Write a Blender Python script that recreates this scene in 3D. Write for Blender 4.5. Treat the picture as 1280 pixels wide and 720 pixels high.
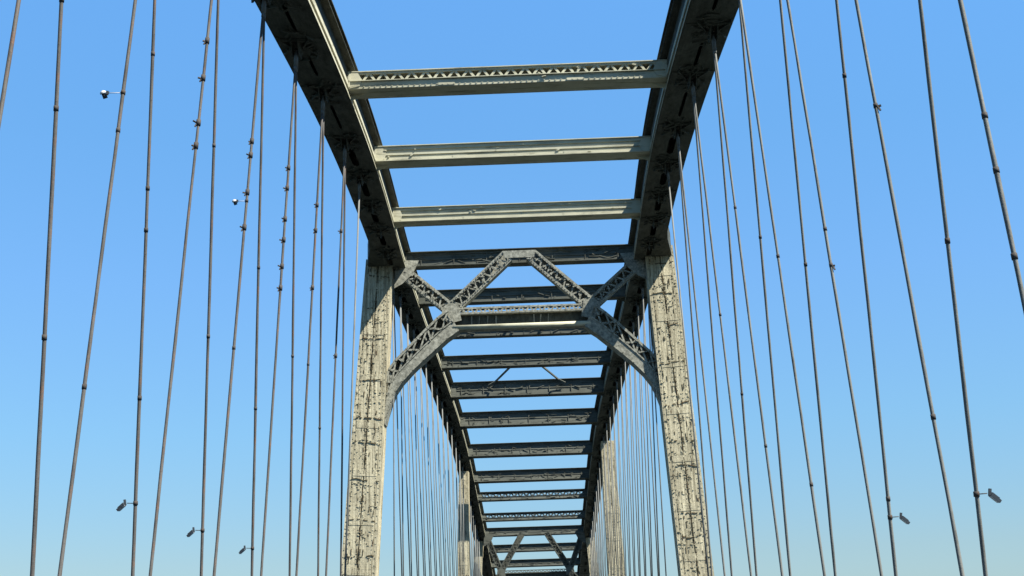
import bpy, bmesh, math, random
from mathutils import Vector, Matrix
random.seed(7)
for o in list(bpy.data.objects): bpy.data.objects.remove(o)
sc = bpy.context.scene
COL = sc.collection

# ------------------------------------------------------------------ camera
cam_d = bpy.data.cameras.new('camera'); cam = bpy.data.objects.new('camera', cam_d); COL.objects.link(cam)
cam_d.sensor_width = 36; cam_d.lens = 36 * 1500 / 1280; cam_d.clip_start = .1; cam_d.clip_end = 20000
R = Vector((0.99925249, 0.02351194, -0.03068643)); U = Vector((0.03576689, -0.26107045, 0.96465691)); F = Vector((-0.01466964, 0.96503337, 0.26171624))
cam.matrix_world = Matrix(((R.x, U.x, -F.x, 0.6213), (R.y, U.y, -F.y, 0), (R.z, U.z, -F.z, 0), (0, 0, 0, 1)))
sc.camera = cam

# ------------------------------------------------------------------ sky, sun, exposure
SUN_EL, SUN_AZ = 53.0, 61.0          # azimuth: degrees to the right of straight behind the camera
world = bpy.data.worlds.new("World"); sc.world = world; world.use_nodes = True
nt = world.node_tree; nt.nodes.clear()
sky = nt.nodes.new('ShaderNodeTexSky'); sky.sky_type = 'NISHITA'; sky.sun_disc = False
sky.sun_elevation = math.radians(SUN_EL); sky.sun_rotation = math.radians(180 - SUN_AZ)
sky.air_density = 1.0; sky.dust_density = 0.15; sky.ozone_density = 2.5; sky.altitude = 100
bg = nt.nodes.new('ShaderNodeBackground'); bg.inputs['Strength'].default_value = 0.15
wo = nt.nodes.new('ShaderNodeOutputWorld')
gm = nt.nodes.new('ShaderNodeGamma'); gm.inputs[1].default_value = .5; nt.links.new(sky.outputs[0], gm.inputs[0])
# clear deep-blue air: tint of the sky by height above the horizon
EXPO = 1.7
tcw = nt.nodes.new('ShaderNodeTexCoord'); sp = nt.nodes.new('ShaderNodeSeparateXYZ'); nt.links.new(tcw.outputs['Generated'], sp.inputs[0])
rw = nt.nodes.new('ShaderNodeValToRGB'); nt.links.new(sp.outputs['Z'], rw.inputs[0]); k_ = 1.05 / (2 ** EXPO * .15)
el_ = rw.color_ramp.elements
stops = [(.044, (.160, .229, .280)), (.146, (.149, .260, .350)), (.262, (.147, .272, .410)), (.375, (.1375, .284, .433)), (.48, (.142, .302, .478)), (1.0, (.07, .145, .25))]
while len(el_) < len(stops): el_.new(.5)
for q_, (p_, c_) in zip(el_, stops): q_.position = p_; q_.color = tuple(v * k_ for v in c_) + (1,)
mw = nt.nodes.new('ShaderNodeVectorMath'); mw.operation = 'MULTIPLY'
nt.links.new(gm.outputs[0], mw.inputs[0]); nt.links.new(rw.outputs[0], mw.inputs[1]); nt.links.new(mw.outputs[0], bg.inputs['Color']); nt.links.new(bg.outputs[0], wo.inputs['Surface'])
sd = bpy.data.lights.new('sun', 'SUN'); sd.energy = 5.0; sd.angle = math.radians(.5); sd.color = (1, .95, .86)
sun = bpy.data.objects.new('sun', sd); COL.objects.link(sun)
e, a = math.radians(SUN_EL), math.radians(SUN_AZ)
sdir = Vector((math.sin(a) * math.cos(e), -math.cos(a) * math.cos(e), math.sin(e)))
sun.rotation_euler = sdir.to_track_quat('Z', 'Y').to_euler()
sc.view_settings.view_transform = 'Standard'; sc.view_settings.look = 'None'
sc.view_settings.exposure = EXPO; sc.view_settings.gamma = 1; sc.view_settings.use_curve_mapping = False

# ------------------------------------------------------------------ materials
def paint(name, base, grime, stretch=(2.5, 2.5, .35), amount=.5, rust=.12, rough=.62, bump=.25, fine=9.0, metal=0.0, spec=.04, sharp=False):
    m = bpy.data.materials.new(name); m.use_nodes = True; t = m.node_tree; N = t.nodes; Lk = t.links
    b = N['Principled BSDF']; b.inputs['Roughness'].default_value = rough; b.inputs['Metallic'].default_value = metal; b.inputs['Specular IOR Level'].default_value = spec
    tc = N.new('ShaderNodeTexCoord')
    def noise(scale, st, det=6, ro=.65):
        mp = N.new('ShaderNodeMapping'); mp.inputs['Scale'].default_value = st
        n = N.new('ShaderNodeTexNoise'); n.inputs['Scale'].default_value = scale; n.inputs['Detail'].default_value = det; n.inputs['Roughness'].default_value = ro
        Lk.new(tc.outputs['Object'], mp.inputs[0]); Lk.new(mp.outputs[0], n.inputs['Vector']); return n.outputs['Fac']
    def ramp(fac, p0, p1, c0=(0, 0, 0, 1), c1=(1, 1, 1, 1)):
        r = N.new('ShaderNodeValToRGB'); r.color_ramp.elements[0].position = p0; r.color_ramp.elements[1].position = p1
        r.color_ramp.elements[0].color = c0; r.color_ramp.elements[1].color = c1; Lk.new(fac, r.inputs[0]); return r.outputs[0]
    def mix(f, c1, c2, mode='MIX'):
        x = N.new('ShaderNodeMixRGB'); x.blend_type = mode
        for i, v in enumerate((f, c1, c2)):
            if isinstance(v, (float, int)): x.inputs[i].default_value = v
            elif isinstance(v, tuple): x.inputs[i].default_value = v
            else: Lk.new(v, x.inputs[i])
        return x.outputs[0]
    big = noise(.6, (1, 1, 1)); st = noise(1.6, stretch, 8, .75); fn = noise(fine, (1, 1, 1), 8, .7)
    c = mix(ramp(big, .35, .7), base + (1,), tuple(v * .74 for v in base) + (1,))
    c = mix(ramp(st, *((.5, .57) if sharp else (.62 - amount * .3, .72))), c, grime + (1,))
    c = mix(ramp(fn, *((.52, .57) if sharp else (.66 - amount * .12, .74))), c, tuple(v * .9 for v in grime) + (1,))
    r2 = noise(2.3, (1, 1, .6), 7, .8)
    c = mix(ramp(r2, .72 - rust * .6, .78), c, (.16, .075, .04, 1))
    Lk.new(c, b.inputs['Base Color'])
    bp = N.new('ShaderNodeBump'); bp.inputs['Strength'].default_value = bump; bp.inputs['Distance'].default_value = .03
    Lk.new(fn, bp.inputs['Height']); Lk.new(bp.outputs[0], b.inputs['Normal'])
    return m
CREAM = (.60, .55, .385); GRIME = (.05, .05, .03)
M_col = paint('column_paint', CREAM, (.06, .05, .028), (5.5, 5.5, .22), .95, .1, bump=.9, fine=5)
M_strap = paint('strap_iron', (.10, .085, .05), (.03, .028, .018), (3, 3, 3), .6, .35, bump=.5)
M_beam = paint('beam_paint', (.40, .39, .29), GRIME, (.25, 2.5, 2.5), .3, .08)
M_rib = paint('rib_paint', (.085, .09, .075), (.02, .022, .017), (2, .6, .8), .75, .08, bump=1.0, fine=3.5)  # shade under the ribs and on their webs put into this dark paint
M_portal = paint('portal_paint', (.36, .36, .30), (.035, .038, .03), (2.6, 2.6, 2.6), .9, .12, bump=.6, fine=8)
M_far = paint('shaded_beam_paint', (.10, .105, .088), (.02, .022, .018), (.25, 2.5, 2.5), .5, .1)  # darker copy of the beam paint, shade of the far steel put into it
M_cable = paint('cable_steel', (.095, .092, .086), (.035, .032, .03), (6, 6, .35), .55, .3, rough=.5, fine=14)
M_cable2 = paint('cable_zinc', (.14, .145, .135), (.055, .055, .05), (6, 6, .35), .35, .12, rough=.5, fine=14)
M_clamp = paint('clamp_iron', (.06, .055, .05), (.025, .022, .02), (3, 3, 3), .5, .25)
M_clampz = paint('clamp_zinc', (.42, .42, .42), (.15, .14, .13), (3, 3, 3), .3, .1, rough=.4)
M_dark = paint('lamp_housing', (.045, .055, .065), (.03, .035, .04), (3, 3, 3), .3, .0, rough=.4)
M_white = paint('white_enamel', (.42, .43, .43), (.2, .2, .2), (3, 3, 3), .1, .0, rough=.3)
M_asph = paint('asphalt', (.032, .032, .034), (.025, .025, .025), (1, .1, 1), .4, 0, rough=.9)
M_line = paint('road_paint', (.75, .75, .72), (.4, .4, .38), (1, .3, 1), .3, 0)
M_conc = paint('concrete', (.07, .068, .065), (.05, .05, .045), (1, 1, .4), .4, .03, rough=.9)
M_glass = paint('lamp_glass', (.55, .58, .6), (.4, .42, .43), (3, 3, 3), .1, 0, rough=.12)
def water_mat():
    m = bpy.data.materials.new('river_water'); m.use_nodes = True; t = m.node_tree; b = t.nodes['Principled BSDF']
    b.inputs['Base Color'].default_value = (.012, .022, .022, 1); b.inputs['Roughness'].default_value = .35; b.inputs['Specular IOR Level'].default_value = .15
    n = t.nodes.new('ShaderNodeTexNoise'); n.inputs['Scale'].default_value = .5; n.inputs['Detail'].default_value = 6
    tc = t.nodes.new('ShaderNodeTexCoord'); t.links.new(tc.outputs['Object'], n.inputs['Vector'])
    bp = t.nodes.new('ShaderNodeBump'); bp.inputs['Strength'].default_value = .6; bp.inputs['Distance'].default_value = .4
    t.links.new(n.outputs['Fac'], bp.inputs['Height']); t.links.new(bp.outputs[0], b.inputs['Normal']); return m
M_water = water_mat()

# ------------------------------------------------------------------ helpers
def quad(bm, vs): return bm.faces.new(vs)
def bar(bm, p0, p1, w, h, side=Vector((1, 0, 0)), ext0=0, ext1=0, bow=0, n=1):
    """prism from p0 to p1; w measured along `side`, h along the third axis"""
    p0, p1 = Vector(p0), Vector(p1); d = (p1 - p0).normalized(); s = Vector(side); s = (s - d * s.dot(d)).normalized(); t = d.cross(s)
    p0 = p0 - d * ext0; p1 = p1 + d * ext1
    rings = []
    for i in range(n + 1):
        p = p0.lerp(p1, i / n) + t * (bow * math.sin(math.pi * i / n))
        rings.append([bm.verts.new(p + s * (w / 2 * a) + t * (h / 2 * b)) for a, b in ((-1, -1), (1, -1), (1, 1), (-1, 1))])
    for i in range(n):
        for k in range(4): quad(bm, [rings[i][k], rings[i][(k + 1) % 4], rings[i + 1][(k + 1) % 4], rings[i + 1][k]])
    quad(bm, rings[0][::-1]); quad(bm, rings[-1])
def tube(bm, p0, p1, r, n=8, caps=True, cuts=1, jitter=0):
    p0, p1 = Vector(p0), Vector(p1); d = (p1 - p0).normalized(); s = d.orthogonal().normalized(); t = d.cross(s); rings = []
    for i in range(cuts + 1):
        q = p0.lerp(p1, i / cuts)
        if jitter and 0 < i < cuts: q = q + Vector((random.uniform(-1, 1), random.uniform(-1, 1), 0)) * jitter
        rr = r * (1 + (random.uniform(-.08, .08) if jitter else 0))
        rings.append([bm.verts.new(q + (s * math.cos(2 * math.pi * k / n) + t * math.sin(2 * math.pi * k / n)) * rr) for k in range(n)])
    for i in range(cuts):
        for k in range(n):
            f = quad(bm, [rings[i][k], rings[i][(k + 1) % n], rings[i + 1][(k + 1) % n], rings[i + 1][k]]); f.smooth = True
    if caps: quad(bm, rings[0][::-1]); quad(bm, rings[-1])
def prism(bm, pts, thick):
    """pts: polygon of 3-D points, extruded by vector thick"""
    a_ = [bm.verts.new(Vector(p)) for p in pts]; b_ = [bm.verts.new(Vector(p) + Vector(thick)) for p in pts]; n = len(pts)
    quad(bm, a_[::-1]); quad(bm, b_)
    for i in range(n): quad(bm, [a_[i], a_[(i + 1) % n], b_[(i + 1) % n], b_[i]])
def dome(bm, c, r, ax=Vector((0, 0, 1)), seg=14, rings=6, squash=1.0):
    ax = Vector(ax).normalized(); s = ax.orthogonal().normalized(); t = ax.cross(s); prev = None
    for i in range(rings + 1):
        th = math.pi / 2 * i / rings; rr = r * math.cos(th); hh = r * math.sin(th) * squash
        if i == rings: cur = [bm.verts.new(Vector(c) + ax * hh)]
        else: cur = [bm.verts.new(Vector(c) + ax * hh + (s * math.cos(2 * math.pi * k / seg) + t * math.sin(2 * math.pi * k / seg)) * rr) for k in range(seg)]
        if prev:
            for k in range(seg):
                f = quad(bm, [prev[k], prev[(k + 1) % seg], cur[(k + 1) % seg], cur[k]]) if len(cur) > 1 else quad(bm, [prev[k], prev[(k + 1) % seg], cur[0]])
                f.smooth = True
        else: quad(bm, cur[::-1])
        prev = cur
def obj(name, bm, mat, parent=None, label=None, **kw):
    bmesh.ops.recalc_face_normals(bm, faces=bm.faces)
    me = bpy.data.meshes.new(name); bm.to_mesh(me); bm.free(); me.materials.append(mat)
    o = bpy.data.objects.new(name, me); COL.objects.link(o)
    if parent: o.parent = parent
    if label: o['label'] = label
    for k, v in kw.items(): o[k] = v
    return o
def BM(): return bmesh.new()

# ------------------------------------------------------------------ arch geometry (natural splines, metres)
KY = [14, 22, 30, 38, 46, 54, 62, 70, 78, 90, 105, 120, 140, 165, 190, 215, 245]
KZ = [19.57, 20.21, 20.84, 21.5, 22.07, 22.52, 22.91, 23.33, 23.64, 23.83, 23.54, 22.57, 20.16, 16.04, 11.94, 7.6, 1.8]
KW = [6.68, 6.71, 6.75, 6.79, 6.83, 6.95, 7.2, 7.54, 7.85, 8.07, 8.12, 7.97, 7.64, 7.59, 7.64, 7.7, 7.8]
def spline(xs, ys):
    n = len(xs); h = [xs[i + 1] - xs[i] for i in range(n - 1)]; al = [0] * n; l = [1] * n; mu = [0] * n; z = [0] * n; c = [0] * n
    for i in range(1, n - 1): al[i] = 3 * (ys[i + 1] - ys[i]) / h[i] - 3 * (ys[i] - ys[i - 1]) / h[i - 1]
    for i in range(1, n - 1): l[i] = 2 * (xs[i + 1] - xs[i - 1]) - h[i - 1] * mu[i - 1]; mu[i] = h[i] / l[i]; z[i] = (al[i] - h[i - 1] * z[i - 1]) / l[i]
    for j in range(n - 2, -1, -1): c[j] = z[j] - mu[j] * c[j + 1]
    def f(x):
        j = max(0, min(n - 2, sum(1 for v in xs if v <= x) - 1))
        if x < xs[0]: return ys[0] + (x - xs[0]) * ((ys[1] - ys[0]) / h[0])
        if x > xs[-1]: return ys[-1] + (x - xs[-1]) * ((ys[-1] - ys[-2]) / h[-1])
        d = x - xs[j]; b_ = (ys[j + 1] - ys[j]) / h[j] - h[j] * (c[j + 1] + 2 * c[j]) / 3; dd = (c[j + 1] - c[j]) / (3 * h[j])
        return ys[j] + b_ * d + c[j] * d * d + dd * d ** 3
    return f
Z = spline(KY, KZ); W = spline(KY, KW)
RW, RH = 1.6, 1.65
def frame(s, y):
    c = Vector((s * (W(y) + RW / 2), y, Z(y))); d = Vector((s * (W(y + .5) - W(y - .5)), 1, Z(y + .5) - Z(y - .5))).normalized()
    x = Vector((1, 0, 0)); x = (x - d * x.dot(d)).normalized(); n = x.cross(d); return c, x * s, n, d    # x points outward
NODE = lambda k: {1: 36.03, 2: 40.84, 3: 45.69, 4: 52.0}.get(k, 20.1 + 5.335 * (k + 2))

HLAT = {-2: 8.14, -1: 8.07, 0: 8.0, 1: 7.9, 2: 7.78, 3: 7.62, 4: 7.72}; HZT = {-2: 20.2, -1: 20.1, 0: 20.0, 1: 20.15, 2: 20.65, 3: 21.3, 4: 21.65}
# ------------------------------------------------------------------ setting below the frame
bm = BM(); prism(bm, [(-6000, -6000, -24), (6000, -6000, -24), (6000, 9000, -24), (-6000, 9000, -24)], (0, 0, -.5)); obj('water', bm, M_water, kind='structure')
bm = BM(); prism(bm, [(-6.8, -120, -1.9), (6.8, -120, -1.9), (6.8, 420, -1.9), (-6.8, 420, -1.9)], (0, 0, -.5)); obj('road', bm, M_asph, kind='structure')
bm = BM()
for s in (-1, 1): bar(bm, (s * 7.2, -120, -1.82), (s * 7.2, 420, -1.82), .8, .4)
obj('pavement', bm, M_conc, kind='structure')
bm = BM()
for i in range(45): prism(bm, [(-.07, -118 + i * 12, -1.892), (.07, -118 + i * 12, -1.892), (.07, -114 + i * 12, -1.892), (-.07, -114 + i * 12, -1.892)], (0, 0, .004))
for s in (-1, 1): prism(bm, [(s * 6.5 - .06, -120, -1.892), (s * 6.5 + .06, -120, -1.892), (s * 6.5 + .06, 420, -1.892), (s * 6.5 - .06, 420, -1.892)], (0, 0, .004))
obj('lane_markings', bm, M_line, kind='structure')

# ------------------------------------------------------------------ the bridge
bridge = bpy.data.objects.new('arch_bridge', None); COL.objects.link(bridge); bridge.location = (0, 0, 0)
bridge['label'] = 'weathered grey steel arch bridge with twin ribs, cream columns and rope hangers'; bridge['category'] = 'bridge'
SIDE = {-1: 'left', 1: 'right'}

# edge girders carry the hangers and the columns
for s in (-1, 1):
    bm = BM(); bar(bm, (s * 8.35, -120, -3.1), (s * 8.35, 420, -3.1), .5, 1.6); bar(bm, (s * 8.35, -120, -2.28), (s * 8.35, 420, -2.28), .9, .05); bar(bm, (s * 8.35, -120, -3.93), (s * 8.35, 420, -3.93), .9, .05)
    obj('edge_girder', bm, M_rib, bridge)
for i in range(40):
    bm = BM(); bar(bm, (-8.1, -90 + i * 10.67, -3.0), (8.1, -90 + i * 10.67, -3.0), .4, 1.1, side=(0, 1, 0)); obj('floor_beam', bm, M_rib, bridge)

# arch ribs: riveted boxes with access holes in the bottom plate
def rib(s):
    bm = BM(); ys = []
    y = -20.0
    while y < 245: ys.append(y); y += 1.3
    def strip(u0, u1, v0, v1, ya=None):
        prev = None
        for y in ys:
            c, x, n, d = frame(s, y); r = [bm.verts.new(c + x * u + n * v) for u, v in ((u0, v0), (u1, v0), (u1, v1), (u0, v1))]
            if prev:
                for k in range(4): quad(bm, [prev[k], prev[(k + 1) % 4], r[(k + 1) % 4], r[k]])
            else: quad(bm, r[::-1])
            prev = r
        quad(bm, prev)
    h, w = RH / 2, RW / 2
    strip(-w, -w + .04, -h + .04, h - .04); strip(w - .04, w, -h + .04, h - .04)      # webs
    strip(-w - .36, w + .20, h - .04, h)                                               # top flange overhangs
    strip(-w - .30, -w - .003, h - .24, h - .21)
    strip(w, w + .10, -h + .04, -h + .11); strip(w + .003, w + .04, -h + .11, -h + .34)
    # bottom plate with obround holes, one per panel
    P = 5.335; k0 = -7; NH = 10
    def pt(u, y): c, x, n, d = frame(s, y); return c + x * u - n * h
    def pt2(u, y): c, x, n, d = frame(s, y); return c + x * u - n * (h - .04)
    for k in range(-8, 42):
        ya = NODE(k); yb = NODE(k + 1)
        if yb > 244: break
        L_ = yb - ya; q_ = random.Random(k * 7 + s).random(); y0, y1 = ya + L_ * (.2 + .1 * q_), yb - L_ * (.2 + .14 * (1 - q_)) ; hw = (.17 if k > 3 else .07); uo = -w - .10; ui = w + .10
        # end pieces
        for q0, q1 in ((ya, y0), (y1, yb)):
            seg = 2
            for i in range(seg):
                a0 = q0 + (q1 - q0) * i / seg; a1 = q0 + (q1 - q0) * (i + 1) / seg
                for f_ in (pt, pt2): quad(bm, [bm.verts.new(f_(uo, a0)), bm.verts.new(f_(ui, a0)), bm.verts.new(f_(ui, a1)), bm.verts.new(f_(uo, a1))])
        # side strips with the rounded hole between
        m = 24
        for sg, ue in ((-1, uo), (1, ui)):
            for i in range(m):
                a0 = y0 + (y1 - y0) * i / m; a1 = y0 + (y1 - y0) * (i + 1) / m
                def hwf(yy):
                    e_ = min(yy - y0, y1 - yy); rr = .45
                    return 0 if e_ <= 0 else (hw * math.sqrt(max(0, 1 - (1 - min(e_, rr) / rr) ** 2)))
                quad(bm, [bm.verts.new(pt(ue, a0)), bm.verts.new(pt(sg * hwf(a0), a0)), bm.verts.new(pt(sg * hwf(a1), a1)), bm.verts.new(pt(ue, a1))])
                quad(bm, [bm.verts.new(pt2(ue, a0)), bm.verts.new(pt2(sg * hwf(a0), a0)), bm.verts.new(pt2(sg * hwf(a1), a1)), bm.verts.new(pt2(ue, a1))])
                quad(bm, [bm.verts.new(pt(sg * hwf(a0), a0)), bm.verts.new(pt(sg * hwf(a1), a1)), bm.verts.new(pt2(sg * hwf(a1), a1)), bm.verts.new(pt2(sg * hwf(a0), a0))])
        # splice plates and vertical stiffeners on the faces
        ym = ya + L_ * .12
        c, x, n, d = frame(s, ym)
        for u in (w + .055,): bar(bm, c + x * u - n * (h - .2), c + x * u + n * (h - .38), .10, .09, side=x)
        c, x, n, d = frame(s, ya)
        bar(bm, c - d * .5 - n * (h + .022), c + d * .5 - n * (h + .022), 1.7, .03, side=x)
    o = obj('arch_rib', bm, M_rib, bridge, 'dark grey riveted box arch rib on the %s side of the bridge' % SIDE[s])
    bm = BM()                                                                           # pale flange angles along the inner face
    strip(-w - .12, -w - .003, -h + .045, -h + .10); strip(-w - .05, -w - .003, -h + .10, -h + .34); strip(-w - .09, -w - .003, -h + .46, -h + .50); strip(-w - .045, -w - .003, -h + .50, -h + .78)
    obj('flange_angle', bm, M_beam, o)
    bm = BM(); pl = []                                                                  # dark haunch where the column meets the rib
    def hp(y, u, v): c, x, n, d = frame(s, y); return Vector((s * u, y, c.z + v))
    lo = [hp(68, 8.95, -.83), hp(73, 9.5, -.83), hp(76.8, 10.15, -.83), hp(79.2, 10.2, -.83), hp(79.2, 8.9, -.83), hp(72, 8.8, -.83)]
    prism(bm, lo, (0, 0, 1.45)); obj('haunch', bm, M_rib, o)
    # hanger gussets below each node, with stiffening clutter
    for k in range(-3, 33):
        c, x, n, d = frame(s, NODE(k)); b0 = c - n * (h + .037) + x * (HLAT.get(k, W(NODE(k)) + w) - W(NODE(k)) - w); bm = BM()
        for u in (-.13, .13):
            prism(bm, [b0 + x * u - d * .55, b0 + x * u + d * .55, b0 + x * u + d * .22 - n * .5, b0 + x * u - d * .22 - n * .5], x * .035)
        tube(bm, b0 - x * .2 - n * .36, b0 + x * .2 - n * .36, .06)
        for q in (-.62, .62):
            bar(bm, b0 - x * .6 + d * q * .5 - n * .03, b0 + x * .6 + d * q * .9 - n * .03, .09, .06, side=d)
            bar(bm, b0 + x * q - d * .75 - n * .05, b0 + x * q * .35 + d * .1 - n * .05, .07, .1, side=x)
            bar(bm, b0 + x * q + d * .8 - n * .05, b0 + x * q * .35 + d * .1 - n * .05, .07, .1, side=x)
        rn = random.Random(k * 3 + s)
        for q in range(16):
            a0 = c - n * (h + .045) + x * rn.uniform(-.42, .42) + d * rn.uniform(-1.5, 1.5); v_ = x * rn.uniform(-.5, .5) + d * rn.uniform(-.4, .4)
            bar(bm, a0 - v_ * .6, a0 + v_ * .6 - n * rn.uniform(.0, .12), rn.uniform(.04, .12), rn.uniform(.03, .1), side=x, bow=rn.uniform(-.08, .08), n=4)
        obj('gusset_plate', bm, M_rib, o)
    return o
ribs = {s: rib(s) for s in (-1, 1)}

# cross beams
def lacing(bm, p0, p1, off, height, pitch, w=.07, t=.03, upv=Vector((0, 0, 1)), sidev=Vector((0, 1, 0)), cross=False):
    p0, p1 = Vector(p0), Vector(p1); L_ = (p1 - p0).length; n = max(2, round(L_ / pitch)); d = (p1 - p0) / n
    for i in range(n):
        a_ = p0 + d * i; b_ = a_ + d
        lo = -height / 2; hi = height / 2
        if i % 2: lo, hi = hi, lo
        bar(bm, a_ + upv * lo + sidev * off, b_ + upv * hi + sidev * off, w, t, side=upv)
        if cross: bar(bm, a_ + upv * hi + sidev * (off + (.031 if off > 0 else -.031)), b_ + upv * lo + sidev * (off + (.031 if off > 0 else -.031)), w, t, side=upv)
BY = [47.49, 57.3, 68.6, 79.4, 90.2, 101.2, 112.08, 122.38, 133.77, 146.27, 157.74, 167.43, 179.17, 188.74, 200.2, 211.5, 222.5]
BH = [.80, .85, .92, 1.02, 1.05, 1.1, 1.15, 1.55, 1.6, 1.5, 1.4, 1.15, 1.1, 1.2, 1.1, 1.1, 1.1]
kinds = 'LPPPPLPPPPPLLPPPP'
what = ['nearest and widest cross beam, its upper half open zigzag lacing', 'second cross beam from the top of the photo, two pale stripes along it', 'third cross beam from the top of the photo, plated with pale lower stripe', 'cross beam meeting the peak of the near portal bracing',
        'cross beam seen just behind the near portal bracing', 'laced cross beam partly hidden behind the near portal strut', 'first cross beam below the near portal strut', 'thick dark cross beam met by thin sagging braces', 'thick dark cross beam, third below the near portal strut',
        'dark cross beam, fourth below the near portal strut', 'dark cross beam, fifth below the near portal strut', 'rough laced cross beam far down between the ribs', 'dark laced cross beam second above the far portal peak', 'cross beam touching the peak of the far portal bracing',
        'first thin cross beam seen through the far portal bracing', 'second thin cross beam seen through the far portal bracing', 'farthest cross beam at the bottom edge of the photo']
for i, y in enumerate(BY):
    w = W(y); z = Z(y); H = BH[i]; D = (1.05, 1.0, .95)[i] if i < 3 else .85
    sl = Z(y + .5) - Z(y - .5); tilt = math.atan(sl) if i > 4 else 0.0
    up = Vector((0, -math.sin(tilt), math.cos(tilt))); fw = Vector((0, math.cos(tilt), math.sin(tilt)))
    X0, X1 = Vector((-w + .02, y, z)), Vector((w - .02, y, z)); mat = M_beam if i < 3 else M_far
    over = [.05, .07, .09, .22, .22, .25, .22, .3, .3, .3, .3, .2, .2, .3, .3, .3, .3][i]  # top plates widened on the far beams so their shadow darkens the faces
    bm = BM(); ht = H / 2; dh = D / 2
    def ln(v, f_, wd, hh): bar(bm, X0 + up * v + fw * f_, X1 + up * v + fw * f_, hh, wd, side=up)
    ln(ht - .02, -over / 2, D + over, .04)                     # top plate
    ln(-ht + .02, 0, D, .04)                                   # bottom plate
    if kinds[i] == 'L':
        ch = H * .34
        for f_ in (-dh + .03, dh - .03): ln(-ht + .04 + ch / 2, f_, .06, ch)
        ln(-ht + .04 + ch + .03, -dh - .03, .12, .03)
        for f_ in (-dh + .03, dh - .03): ln(ht - .09, f_, .06, .10)
    else:
        for f_ in (-dh + .09, dh - .09): ln(0, f_, .05, H - .08)
        ln(-ht + .13, -dh + .03, .06, .18); ln(ht - .13, -dh + .03, .06, .16); ln(-.02, -dh + .035, .06, .10)
        ln(-ht + .035, -dh - .05, .10, .05)
    rn = random.Random(i)
    if i < 3:
        for q in range(int(2 * w / .24)):
            xx = -w + .7 + q * .24
            if xx > w - .7: break
            for vv in (-ht + .08, ht - .07): bar(bm, Vector((xx, y, z)) + up * vv - fw * (dh + .02), Vector((xx + .04, y, z)) + up * vv - fw * (dh + .02), .025, .04, side=fw)
        for xx in (-w * .38, w * .42): bar(bm, Vector((xx - .35, y, z)) + up * (-ht + .13) - fw * (dh + .012), Vector((xx + .35, y, z)) + up * (-ht + .13) - fw * (dh + .012), .02, .19, side=fw)
    for q in range(10 if i < 3 else 46):
        xx = rn.uniform(-w + .3, w - .3); vv = rn.uniform(-ht + .1, ht - .15); a0 = Vector((xx, y, z)) + up * vv - fw * (dh + rn.uniform(.0, .05)); v_ = Vector((rn.uniform(.02, .35), 0, 0)) + up * rn.uniform(-.12, .12)
        if i < 3: v_ *= .25
        bar(bm, a0 - v_, a0 + v_, rn.uniform(.02, .08), rn.uniform(.02, .07), side=fw)
    if i > 2:
        for q in range(7): xx = -w + 2 * w * (q + .5) / 7; bar(bm, Vector((xx, y, z)) - fw * (dh - .02) - up * (ht - .05), Vector((xx, y, z)) - fw * (dh - .02) + up * (ht - .05), .05, .1)
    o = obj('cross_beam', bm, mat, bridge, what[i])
    if kinds[i] == 'L':
        bm = BM(); lh = H * .56; cz = ht - .06 - lh / 2
        for f_ in (-dh + .0, dh - .0):
            bm = BM(); lacing(bm, X0 + up * cz, X1 + up * cz, f_ * .93, lh * .95, .30 if i == 0 else .42, w=.10, t=.02, upv=up, sidev=fw, cross=(i == 5))
            obj('lacing', bm, mat, o)
    for s in (-1, 1):                                          # end brackets
        e0 = Vector((s * (w - .02), y, z)); bm = BM(); g = Vector((-s, 0, 0)); f0 = fw * (-dh - .035)
        prism(bm, [e0 + f0 + up * (ht - .02), e0 + f0 + up * (-ht + .0), e0 + f0 + g * .52 + up * (-ht + .12), e0 + f0 + g * .62 + up * (.0), e0 + f0 + g * .42 + up * (ht - .05)], fw * .03)
        prism(bm, [e0 + up * (-ht - .002), e0 + up * (-ht - .34), e0 + g * .7 + up * (-ht - .002)], fw * .03)
        bar(bm, e0 + f0 - fw * .06 + g * .06 + up * (ht - .05), e0 + f0 - fw * .06 + g * .06 - up * (ht - .05), .09, .09, side=(1, 0, 0))
        obj('end_bracket', bm, mat, o)

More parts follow.
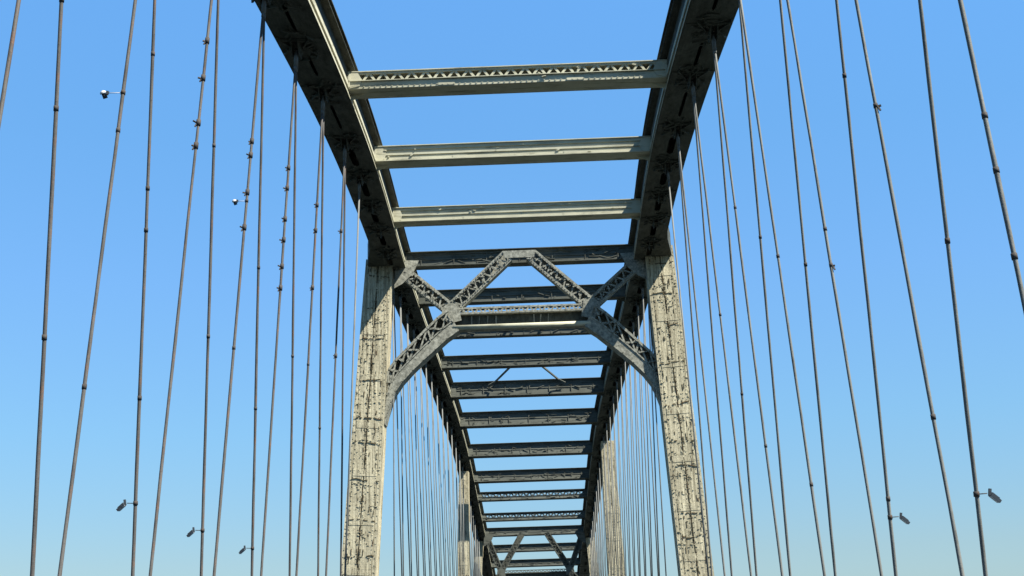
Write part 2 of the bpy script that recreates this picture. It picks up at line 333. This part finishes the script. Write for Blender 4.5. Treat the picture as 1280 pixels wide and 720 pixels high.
# columns under the ribs
def column(s, y, xt, zt, xb, zb, wt, wb, label, rows, dirty=0):
    bm = BM(); A = Vector((s * xt, y, zt)); B = Vector((s * xb, y, zb)); d = (B - A).normalized(); L_ = (B - A).length
    fx = Vector((1, 0, 0)); fx = (fx - d * fx.dot(d)).normalized(); fy = Vector((0, 1, 0)); D = 1.5
    def P(t, u, v): return A.lerp(B, t) + fx * (u * (wt + (wb - wt) * t) / 2) + fy * v
    def slab(t0, t1, u0, u1, v0, v1):
        vs = [[bm.verts.new(P(t, u, v)) for u, v in ((u0, v0), (u1, v0), (u1, v1), (u0, v1))] for t in (t0, t1)]
        for k in range(4): quad(bm, [vs[0][k], vs[0][(k + 1) % 4], vs[1][(k + 1) % 4], vs[1][k]])
        quad(bm, vs[0][::-1]); quad(bm, vs[1])
    slab(0, 1, -.95, -.86, -D / 2 + .1, D / 2); slab(0, 1, .86, .95, -D / 2 + .1, D / 2)       # side webs
    slab(0, 1, -.84, .84, -D / 2 + .16, -D / 2 + .20); slab(0, 1, -.84, .84, D / 2 - .1, D / 2 - .02)
    slab(0, 1, -1, -.78, -D / 2, -D / 2 + .07); slab(0, 1, .78, 1, -D / 2, -D / 2 + .07)       # corner angles
    slab(0, 1, -1, -.78, D / 2 + .003, D / 2 + .05); slab(0, 1, .78, 1, D / 2 + .003, D / 2 + .05)
    # front cover plates either side of an uneven seam, and ragged straps across them
    rnd = random.Random(5 + s + int(y)); sm = .04 * s
    slab(0, 1, -.76, -.05 + sm, -D / 2 - .01, -D / 2 + .06); slab(0, 1, .02 + sm, .76, -D / 2 - .013, -D / 2 + .058)
    for t0 in range(int(L_ / .8)):
        tt = (t0 + rnd.uniform(.2, .8)) * .8 / L_
        for q in range(rnd.choice((5, 9, 14, 3)) if wt > 1.6 else 1):
            c0 = P(min(1, max(0, tt + rnd.gauss(0, .1) / L_)), rnd.uniform(-.85, .85), -D / 2 - .025); r_ = rnd.uniform(.02, .08)
            v_ = fx * r_ + d * rnd.uniform(-.5, .5) * r_
            bar(bm, c0 - v_, c0 + v_, rnd.uniform(.02, .05), rnd.uniform(.02, .05), side=d)
    sb = BM()
    for t0 in range(int(L_ / 2.3)):
        tt = (t0 + rnd.uniform(.3, .7)) * 2.3 / L_; u = -.8; yy = 0
        while u < .8:
            nx = u + rnd.uniform(.06, .2); y2 = yy + rnd.uniform(-.05, .05)
            if rnd.random() < (.6 if wt > 1.6 else .15): bar(sb, P(tt + yy / L_, u, -D / 2 - .04), P(tt + y2 / L_, min(nx, .85), -D / 2 - .03), rnd.uniform(.03, .07), .03, side=d)
            u, yy = nx, y2
    for q in range(int(L_ * (9 if wt > 1.6 else 2))):
        tt = rnd.random(); u = sm + rnd.gauss(0, .03) if rnd.random() < .45 else rnd.uniform(-.8, .8); hl = rnd.uniform(.04, .22) / L_
        bar(sb, P(max(0, tt - hl), u, -D / 2 - .02), P(min(1, tt + hl), u + rnd.uniform(-.03, .03), -D / 2 - .02), rnd.uniform(.02, .05), .03, side=fx)
    nr = int(L_ / .3)
    for q in range(nr):
        for u in (-.7, -.12 + sm, .1 + sm, .7):
            c0 = P((q + .5) / nr, u, -D / 2 - .02); bar(bm, c0 - fx * .022, c0 + fx * .022, .045, .035, side=d)
    for q in range(int(L_ / 3.1)):
        t_ = (q + .6) * 3.1 / L_; slab(t_ - .22 / L_, t_ + .22 / L_, -.74, .74, -D / 2 - .028, -D / 2 - .005)
    for q in range(rows):
        for u in (-.9, .9): c0 = P((q + .5) / rows, u, -D / 2 - .006); bar(bm, c0 - fx * .03, c0 + fx * .03, .06, .03, side=d)
    me_ = bpy.data.meshes.new('tmp'); sb.to_mesh(me_); sb.free(); nf = len(bm.faces); bm.from_mesh(me_); bpy.data.meshes.remove(me_)
    bm.faces.ensure_lookup_table()
    for i in range(nf, len(bm.faces)): bm.faces[i].material_index = 1
    o = obj('column', bm, M_col, bridge, label); o.data.materials.append(M_strap)
    bm = BM(); slab(.985, 1.0, -1.3, 1.3, -D / 2 - .3, D / 2 + .3)
    bar(bm, B + Vector((-s * 3.2, 0, -.5)), B + Vector((s * 1.4, 0, -.5)), D * .9, .9, side=(0, 1, 0)); obj('base_bracket', bm, M_rib, o)
    return o
column(-1, 78.0, 9.42, 23.25, 11.2, -3.1, 1.8, 2.35, 'tall cream streaked column left of the near portal', 60)
column(1, 78.0, 9.36, 23.5, 10.72, -3.1, 1.9, 2.1, 'tall cream cracked column right of the near portal, dark seam down its middle', 60)
column(-1, 150, 8.35, 17.2, 8.8, -3.1, 1.2, 1.6, 'distant cream column beside the left rib, mostly hidden', 30)
column(1, 140, 9.0, 19.0, 9.45, -3.1, 1.5, 2.1, 'distant cream column beside the right rib in the gap between near column and rib', 30)
column(-1, 190, 8.6, 11.0, 9.6, -3.1, 1.3, 1.5, 'short pale column at the left of the far portal', 20)
column(1, 190, 8.6, 11.0, 9.6, -3.1, 1.3, 1.5, 'short pale column at the right of the far portal', 20)

# portal bracing
def laced(name, p0, p1, w, dep, y, mat, label, pitch=.42, solid=False, e=0, flip=1):
    """built-up member in the plane of the portal: two flange plates along it, laced on both faces"""
    p0 = Vector((p0[0], y, p0[1])); p1 = Vector((p1[0], y, p1[1])); d = (p1 - p0).normalized(); up = Vector((0, 1, 0)).cross(d) * flip
    if up.z < 0: up = -up
    fw = Vector((0, 1, 0)); bm = BM()
    for v in (-1, 1):
        bar(bm, p0 + up * v * (w / 2 - .025), p1 + up * v * (w / 2 - .025), .05, dep, side=up, ext0=e, ext1=e)
        for f_ in (-1, 1): bar(bm, p0 + up * v * (w / 2 - .12) + fw * f_ * (dep / 2 - .02), p1 + up * v * (w / 2 - .12) + fw * f_ * (dep / 2 - .02), .14, .045, side=up, ext0=e, ext1=e)
    # rivet lines / ragged edge
    n = int((p1 - p0).length / .22)
    for i in range(n):
        q = p0.lerp(p1, (i + .5) / n)
        for v in (-1, 1): bar(bm, q + up * v * (w / 2 - .12) - fw * (dep / 2 + .02) - d * .03, q + up * v * (w / 2 - .12) - fw * (dep / 2 + .02) + d * .03, .06, .05, side=up)
    rn = random.Random(int(abs(p0.x * 31 + p1.z * 17)) + len(name))
    for i in range(int((p1 - p0).length * 7)):
        q = p0.lerp(p1, rn.random()) + up * rn.uniform(-.42, .42) * w - fw * (dep / 2 + rn.uniform(.0, .05)); v_ = (d * rn.uniform(-1, 1) + up * rn.uniform(-1, 1)) * rn.uniform(.04, .13)
        bar(bm, q - v_, q + v_, rn.uniform(.03, .09), rn.uniform(.03, .1), side=(0, 1, 0))
    o = obj(name, bm, mat, bridge, label)
    if solid:
        bm = BM(); bar(bm, p0 + fw * (dep / 2 - .05), p1 + fw * (dep / 2 - .05), w - .1, .03, side=up); obj('back_plate', bm, mat, o)
    for f_ in (-1, 1):
        bm = BM(); lacing(bm, p0, p1, f_ * (dep / 2 - .055), w - .2, pitch, w=.11, t=.02, upv=up, sidev=fw, cross=False)
        obj('lacing', bm, mat, o)
    return o
def portal(y, ax, az, jx, jz, kx, kz, cx, cz, mat, tag):
    m = mat
    bm = BM(); X = lambda z, f_=0: (Vector((-jx + .3, y + f_, z)), Vector((jx - .3, y + f_, z)))
    for f_ in (.35,): bar(bm, *X(jz - .82, f_), .05, 1.0, side=(0, 1, 0))
    bar(bm, *X(jz - .33), .9, .05, side=(0, 1, 0)); bar(bm, *X(jz - 1.345), .95, .05, side=(0, 1, 0)); bar(bm, *X(jz + .12, .0), .8, .05, side=(0, 1, 0)); bar(bm, *X(jz - .27, -.43), .05, .12, side=(0, 1, 0)); bar(bm, *X(jz + .07, -.40), .05, .1, side=(0, 1, 0))
    rn = random.Random(3)
    for i in range(16):
        xx = -jx + .9 + i * (2 * jx - 1.8) / 15 + rn.uniform(-.1, .1); bar(bm, (xx, y - .11, jz - .42), (xx + rn.uniform(-.1, .1), y - .11, jz - 1.2), rn.uniform(.04, .1), .05) if i in (1, 2, 3, 4, 9, 10, 11) else None
    st = obj('portal_strut', bm, m, bridge, 'horizontal strut of the %s portal, laced on top, dark web over a pale lower edge' % tag)
    bm = BM(); lacing(bm, (-jx + .5, y, jz - .1), (jx - .5, y, jz - .1), -.40, .38, .28, w=.11, t=.03); obj('lacing', bm, m, st)
    bm = BM(); bar(bm, *X(jz - .82, -.06), .05, .98, side=(0, 1, 0)); obj('web_plate', bm, M_rib, st)  # dark paint stands in for the shade in the recessed web
    for s in (-1, 1):
        laced('peak_brace', (s * jx * .98, jz + .1), (s * ax, az), .9, .7, y - .01, m, '%s mottled brace rising to the %s portal peak' % (SIDE[s], tag), .36, solid=True)
        laced('corner_brace', (s * jx, jz + .1), (s * cx, cz), .85, .7, y + .01, m, '%s short brace from strut end to upper corner of the %s portal' % (SIDE[s], tag), .36, solid=True)
        # knee: a curved built-up bracket sweeping into the column, lower part plated, upper part laced
        kx0, kz0 = kx - 8.75, kz - 15.7 - (jz - 19.75) * 0
        fx_ = lambda q: q + (jx - 4.75) * max(0, (9 - q) / 4.3) + kx0 * max(0, (q - 4.7) / 4.3)
        fz_ = lambda q: q + (jz - 19.75)
        low = [(4.2, 18.3), (5.0, 17.75), (5.8, 17.05), (6.6, 16.35), (7.3, 15.7), (8.0, 14.95), (8.45, 14.3), (8.75, 13.6), (8.97, 12.9), (9.15, 12.2)]
        upp = [(4.9, 19.7), (5.6, 19.15), (6.3, 18.5), (7.0, 17.8), (7.7, 17.1), (8.4, 16.4), (8.85, 15.8), (9.1, 14.9), (9.22, 13.8), (9.34, 12.5)]
        V_ = lambda p, q=0: Vector((s * fx_(p[0]), y + q, fz_(p[1])))
        mid = [((l_[0] * .52 + u_[0] * .48), (l_[1] * .52 + u_[1] * .48)) for l_, u_ in zip(low, upp)]
        bm = BM(); HD = .62
        for i in range(9):
            bar(bm, V_(low[i]), V_(low[i + 1]), .06, 2 * HD, side=(1, 0, .6 * -s if False else .3), ext0=.03, ext1=.03)
            bar(bm, V_(upp[i]), V_(upp[i + 1]), .06, 2 * HD, side=(1, 0, .3), ext0=.03, ext1=.03)
            for f_ in (-HD + .02, HD - .05):
                prism(bm, [V_(low[i], f_), V_(low[i + 1], f_), V_(mid[i + 1], f_), V_(mid[i], f_)], (0, .03, 0))
            prism(bm, [V_(mid[i], HD - .06), V_(mid[i + 1], HD - .06), V_(upp[i + 1], HD - .06), V_(upp[i], HD - .06)], (0, .03, 0))
            bar(bm, V_(mid[i], -HD), V_(mid[i + 1], -HD), .06, .09, side=(0, 1, 0), ext0=.02, ext1=.02)
            bar(bm, V_(upp[i], -HD) , V_(upp[i + 1], -HD), .06, .16, side=(0, 1, 0), ext0=.02, ext1=.02)
            bar(bm, V_(mid[i], -HD + .06), V_(upp[i + 1] if i % 2 else upp[i], -HD + .06), .03, .13, side=(0, 1, 0))
            bar(bm, V_(mid[i + 1], -HD + .03), V_(upp[i], -HD + .03), .03, .11, side=(0, 1, 0))
        rn = random.Random(11 + s)
        for q_ in range(70):
            i = rn.randrange(8); t_ = rn.random(); c0 = V_(mid[i], -HD - .02).lerp(V_(upp[i + 1], -HD - .02), t_); v_ = Vector((rn.uniform(-1, 1), 0, rn.uniform(-1, 1))) * rn.uniform(.04, .16)
            bar(bm, c0 - v_, c0 + v_, rn.uniform(.03, .09), rn.uniform(.03, .09), side=(0, 1, 0))
        k = obj('knee_brace', bm, m, bridge, '%s knee brace curving from strut down into the column of the %s portal' % (SIDE[s], tag))
        bm = BM(); g = [(jx - .55, jz + .35), (jx - .75, jz - .75), (jx + .1, jz - .95), (jx + .6, jz - .45), (jx + .5, jz + .2), (jx + .05, jz + .5)]
        prism(bm, [Vector((s * x, y - .46, z)) for x, z in g], (0, .03, 0)); prism(bm, [Vector((s * x, y + .42, z)) for x, z in g], (0, .03, 0))
        obj('gusset_plate', bm, m, k)
        bm = BM(); g = [(cx + .5, cz + .75), (cx + .6, cz - 1.2), (cx + .05, cz - .9), (cx - .65, cz - .25), (cx - 1.1, cz + .7)]
        prism(bm, [Vector((s * x, y - .4, z)) for x, z in g], (0, .03, 0)); obj('corner_plate', bm, m, k)
    bm = BM(); prism(bm, [Vector((x, y - .42, z)) for x, z in ((-1.1, az + .3), (-1.0, az - .2), (1.0, az - .2), (1.1, az + .3))], (0, .03, 0))
    obj('peak_plate', bm, m, bridge, 'small plate at the peak of the %s portal bracing' % tag)
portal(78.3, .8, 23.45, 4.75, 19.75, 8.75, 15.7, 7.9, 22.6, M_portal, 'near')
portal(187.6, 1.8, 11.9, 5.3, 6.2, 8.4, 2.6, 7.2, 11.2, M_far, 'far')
bm = BM()   # pale rounded lower edge of the strut
tube(bm, (-4.6, 78.3 - .45, 18.5), (4.6, 78.3 - .45, 18.5), .17, 12); obj('bottom_rail', bm, M_beam, bridge, 'pale rail along the lower edge of the near portal strut')
zt7 = Z(122.38) + .74; zb6 = Z(112.08) - .5
pk = [(-3.9, 121.7, zt7 - .35), (-3.2, 121.5, zt7), (-1.5, 112.3, zb6), (1.5, 112.3, zb6), (3.2, 121.5, zt7), (3.9, 121.7, zt7 - .35)]
bm = BM()
for p_, q_ in zip(pk[:-1], pk[1:]): bar(bm, p_, q_, .16, .14, ext0=.04, ext1=.04)
for p_ in (pk[1], pk[2], pk[3], pk[4]): bar(bm, (p_[0] - .22, p_[1], p_[2]), (p_[0] + .22, p_[1], p_[2]), .3, .2)
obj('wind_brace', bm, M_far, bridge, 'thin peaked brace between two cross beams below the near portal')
for s in (-1, 1):
    bm = BM(); N_ = 10
    for i in range(N_):
        t0, t1 = i / N_, (i + 1) / N_; g = lambda t: Vector((s * (5.6 - 4.6 * t), 91.7 + 10.0 * t, Z(96) - .1 - 1.3 * 4 * t * (1 - t) * .25))
        bar(bm, g(t0), g(t1), .16, .16)
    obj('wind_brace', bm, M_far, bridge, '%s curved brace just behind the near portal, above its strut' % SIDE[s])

# hangers: two ropes spread down from every node of each rib
bot_away = {-2: 8.53, -1: 8.50, 0: 8.45, 1: 8.35, 2: 8.25, 3: 8.23, 4: 8.2}
bot_tow = {-2: 8.15, -1: 8.38, 0: 8.41, 1: 8.37, 2: 8.27, 3: 8.22, 4: 8.07}
yaway = lambda k: 22.24 + 5.36 * (k + 2)
ORD = ['first', 'second', 'third', 'fourth', 'fifth', 'sixth', 'seventh', 'eighth', 'ninth', 'tenth', 'eleventh', 'twelfth', 'thirteenth', 'fourteenth']
# clamps: (side, node, dir) -> heights
CL = {}
for key, zs in {
    (-1, -2, 1): (11.8, 9.6, 5.2), (-1, -1, -1): (10.4, 4.6), (-1, -1, 1): (13.2, 9.9, 8.9, 5.0), (-1, 0, -1): (15.6, 14.4, 13.0, 12.3), (-1, 0, 1): (13.0, 7.6), (-1, 1, -1): (14.7, 14.2, 12.9, 11.7, 7.8),
    (-1, 1, 1): (11.0, 6.5), (-1, 2, -1): (15.7, 14.9, 13.7, 12.9, 11.9, 11.1), (-1, 2, 1): (9.2,), (-1, 3, -1): (16.0, 14.9, 12.5, 9.4), (-1, 3, 1): (7.4,), (-1, 4, -1): (16.9, 11.0),
    (1, -2, -1): (7.6, 6.6, 5.1), (1, -2, 1): (6.4,), (1, -1, -1): (10.3, 3.4), (1, -1, 1): (12.0, 2.2), (1, 0, -1): (9.2, 8.2), (1, 0, 1): (9.0,), (1, 1, -1): (10.1, 3.2), (1, 1, 1): (11.4,), (1, 2, -1): (13.5, 5.0), (1, 2, 1): (7.3,), (1, 3, -1): (10.8,)}.items(): CL[key] = zs
def rank(s, k, d):       # order counted outward-in
    n = (k + 2) * 2 + (0 if d < 0 else 1)
    return n
HZ = {}
def hanger(s, k, d, mat, parent=bridge, into=None):
    ny = NODE(k); c, x, n, dd = frame(s, ny); top = c - n * (RH / 2 + .40) + dd * (.06 * d)
    if k <= 4: bx = (bot_away if d > 0 else bot_tow)[k]
    else: bx = min(8.35, 8.1 + .05 * (k - 4))
    by = yaway(k) if d > 0 else yaway(k - 1)
    B = Vector((s * bx, by, -3.0))
    if k in HLAT:
        t_ = Vector((s * HLAT[k], ny, HZT[k])); top = t_.lerp(B, (HZT[k] - top.z) / (HZT[k] + 3.0))
    r = .039 if k < 1 else .042
    if into is not None: tube(into, top, B, .05, 6); return
    bm = BM(); tube(bm, top, B, r, 10, cuts=14 if k < 5 else 1, jitter=.004 if k < 5 else 0)
    HZ[(s, k, d)] = (top, B)
    if k <= 4:
        i = rank(s, k, d)
        lab = '%s rope hanger counted from the %s edge of the photo' % (ORD[max(0, min(13, i))] if s < 0 else ORD[max(0, min(13, i))], SIDE[s])
    elif k == 5: lab = 'thin rope hanger dropping close to the %s near column' % SIDE[s]
    else: lab = 'thin distant rope hanger in the dense bundle behind the %s near column' % SIDE[s]
    o = obj('hanger_rope', bm, mat, parent, lab)
    if k > 5: o['group'] = 'distant rope hangers behind the %s near column' % SIDE[s]
    # socket
    bm = BM(); q = (B - top).normalized(); tube(bm, top - q * .08, top + q * .6, r + .024, 10); tube(bm, top + q * .6, top + q * .75, r + .012, 10)
    obj('rope_socket', bm, M_cable2, o)
    for z in CL.get((s, k, d), ()):
        t = (top.z - z) / (top.z - B.z)
        if not 0 < t < 1: continue
        p = top.lerp(B, t); bm = BM(); big = (s < 0 and d < 0 and z > 10 and k >= 0)
        tube(bm, p - q * (.09 if big else .05), p + q * (.09 if big else .05), r + (.024 if big else .01), 10)
        if big or z in (10.3, 8.2):
            h_ = random.uniform(.08, .15); bar(bm, p + q * .03, p + Vector((s * h_, -.05, random.uniform(-.03, .05))), .04, .035)
            bar(bm, p - q * .1, p + Vector((s * .07, -.07, -.14)), .035, .03)
        obj('rope_clamp', bm, M_clamp, o)
for s in (-1, 1):
    for k in range(-2, 23):
        for d in (-1, 1):
            if k in (6, 7, 8) or (k == 5 and d > 0): continue      # the portal columns stand here
            hanger(s, k, d, M_cable if (s < 0 and k <= 4) else M_cable2)
bm = BM()
for s in (-1, 1):
    for k in range(23, 31):
        for d in (-1, 1): hanger(s, k, d, M_cable2, into=bm)
obj('far_hanger_ropes', bm, M_cable2, bridge, 'farthest thin rope hangers near the far portal', kind='stuff')

# ------------------------------------------------------------------ lamps clipped to hangers
def lamp(s, k, d, z, label, dome_kind=False, reach=.34):
    top, B = HZ[(s, k, d)]; t = (top.z - z) / (top.z - B.z); p = top.lerp(B, t); q = (B - top).normalized()
    root = bpy.data.objects.new('hanger_lamp', None); COL.objects.link(root); root.location = p; root.scale = (.68, .68, .68)
    root['label'] = label; root['category'] = 'lamp'; root['group'] = 'lamps clipped to the hanger ropes'
    O = Vector((0, 0, 0)); sx = Vector((s, 0, 0))
    bm = BM(); tube(bm, O - q * .07, O + q * .07, .078, 10); obj('clamp', bm, M_clamp, root)
    bm = BM(); tube(bm, sx * .07, sx * (reach - .06) + Vector((0, 0, .01)), .014, 8); obj('arm', bm, M_clampz if dome_kind else M_clamp, root)
    c = sx * reach
    if dome_kind:
        bm = BM(); dome(bm, c + sx * .04, .11, (s * .35, -.5, .8), squash=.9); obj('lamp_head', bm, M_white, root)
        bm = BM(); tube(bm, c + Vector((s * .035, .01, -.0)), c + Vector((-s * .01, .08, -.14)), .075, 12)
        bar(bm, c + Vector((-s * .10, 0, .07)), c + Vector((-s * .07, 0, -.05)), .07, .09); obj('housing', bm, M_dark, root)
    else:
        bm = BM(); a_ = Vector((s * .02, 0, -.02)); b_ = Vector((s * .25, .04, -.21)); bar(bm, c + a_, c + b_, .17, .085, side=(0, 1, 0)); bar(bm, c + a_ + Vector((s * .03, 0, .035)), c + b_ * .8 + Vector((s * .03, 0, .035)), .12, .05, side=(0, 1, 0))
        h = obj('lamp_head', bm, M_dark, root)
        bm = BM(); nn = Vector((-s * .62, 0, -.75)).normalized() * .047; bar(bm, c + a_ * 1.5 + nn, c + b_ * .95 + nn, .14, .012, side=(0, 1, 0)); obj('glass', bm, M_glass, h)
        bm = BM(); bar(bm, c + Vector((s * .0, 0, -.05)), c + Vector((s * .03, 0, .13)), .07, .06); obj('bracket', bm, M_dark, root)
    return root
lamp(-1, -1, -1, 11.35, 'roundish white-topped lamp on the third rope from the left, high in the photo', True, .6)
lamp(-1, 1, -1, 12.6, 'small pale-topped lamp beside the seventh rope from the left, below the left rib', True, .52)
lamp(-1, -1, 1, 2.65, 'dark slanted lamp low on the left, leftmost of the three low lamps')
lamp(-1, 0, 1, 2.4, 'dark slanted lamp low on the left, middle one of the three low lamps')
lamp(-1, 1, 1, 2.2, 'dark slanted lamp low on the left, nearest the cream column')
lamp(1, -1, 1, 1.8, 'dark slanted lamp low on the right, the left and smaller one of the two')
lamp(1, -2, 1, 1.8, 'dark slanted lamp low on the right, nearest the right edge of the photo')

sc.render.resolution_x = 1280; sc.render.resolution_y = 720
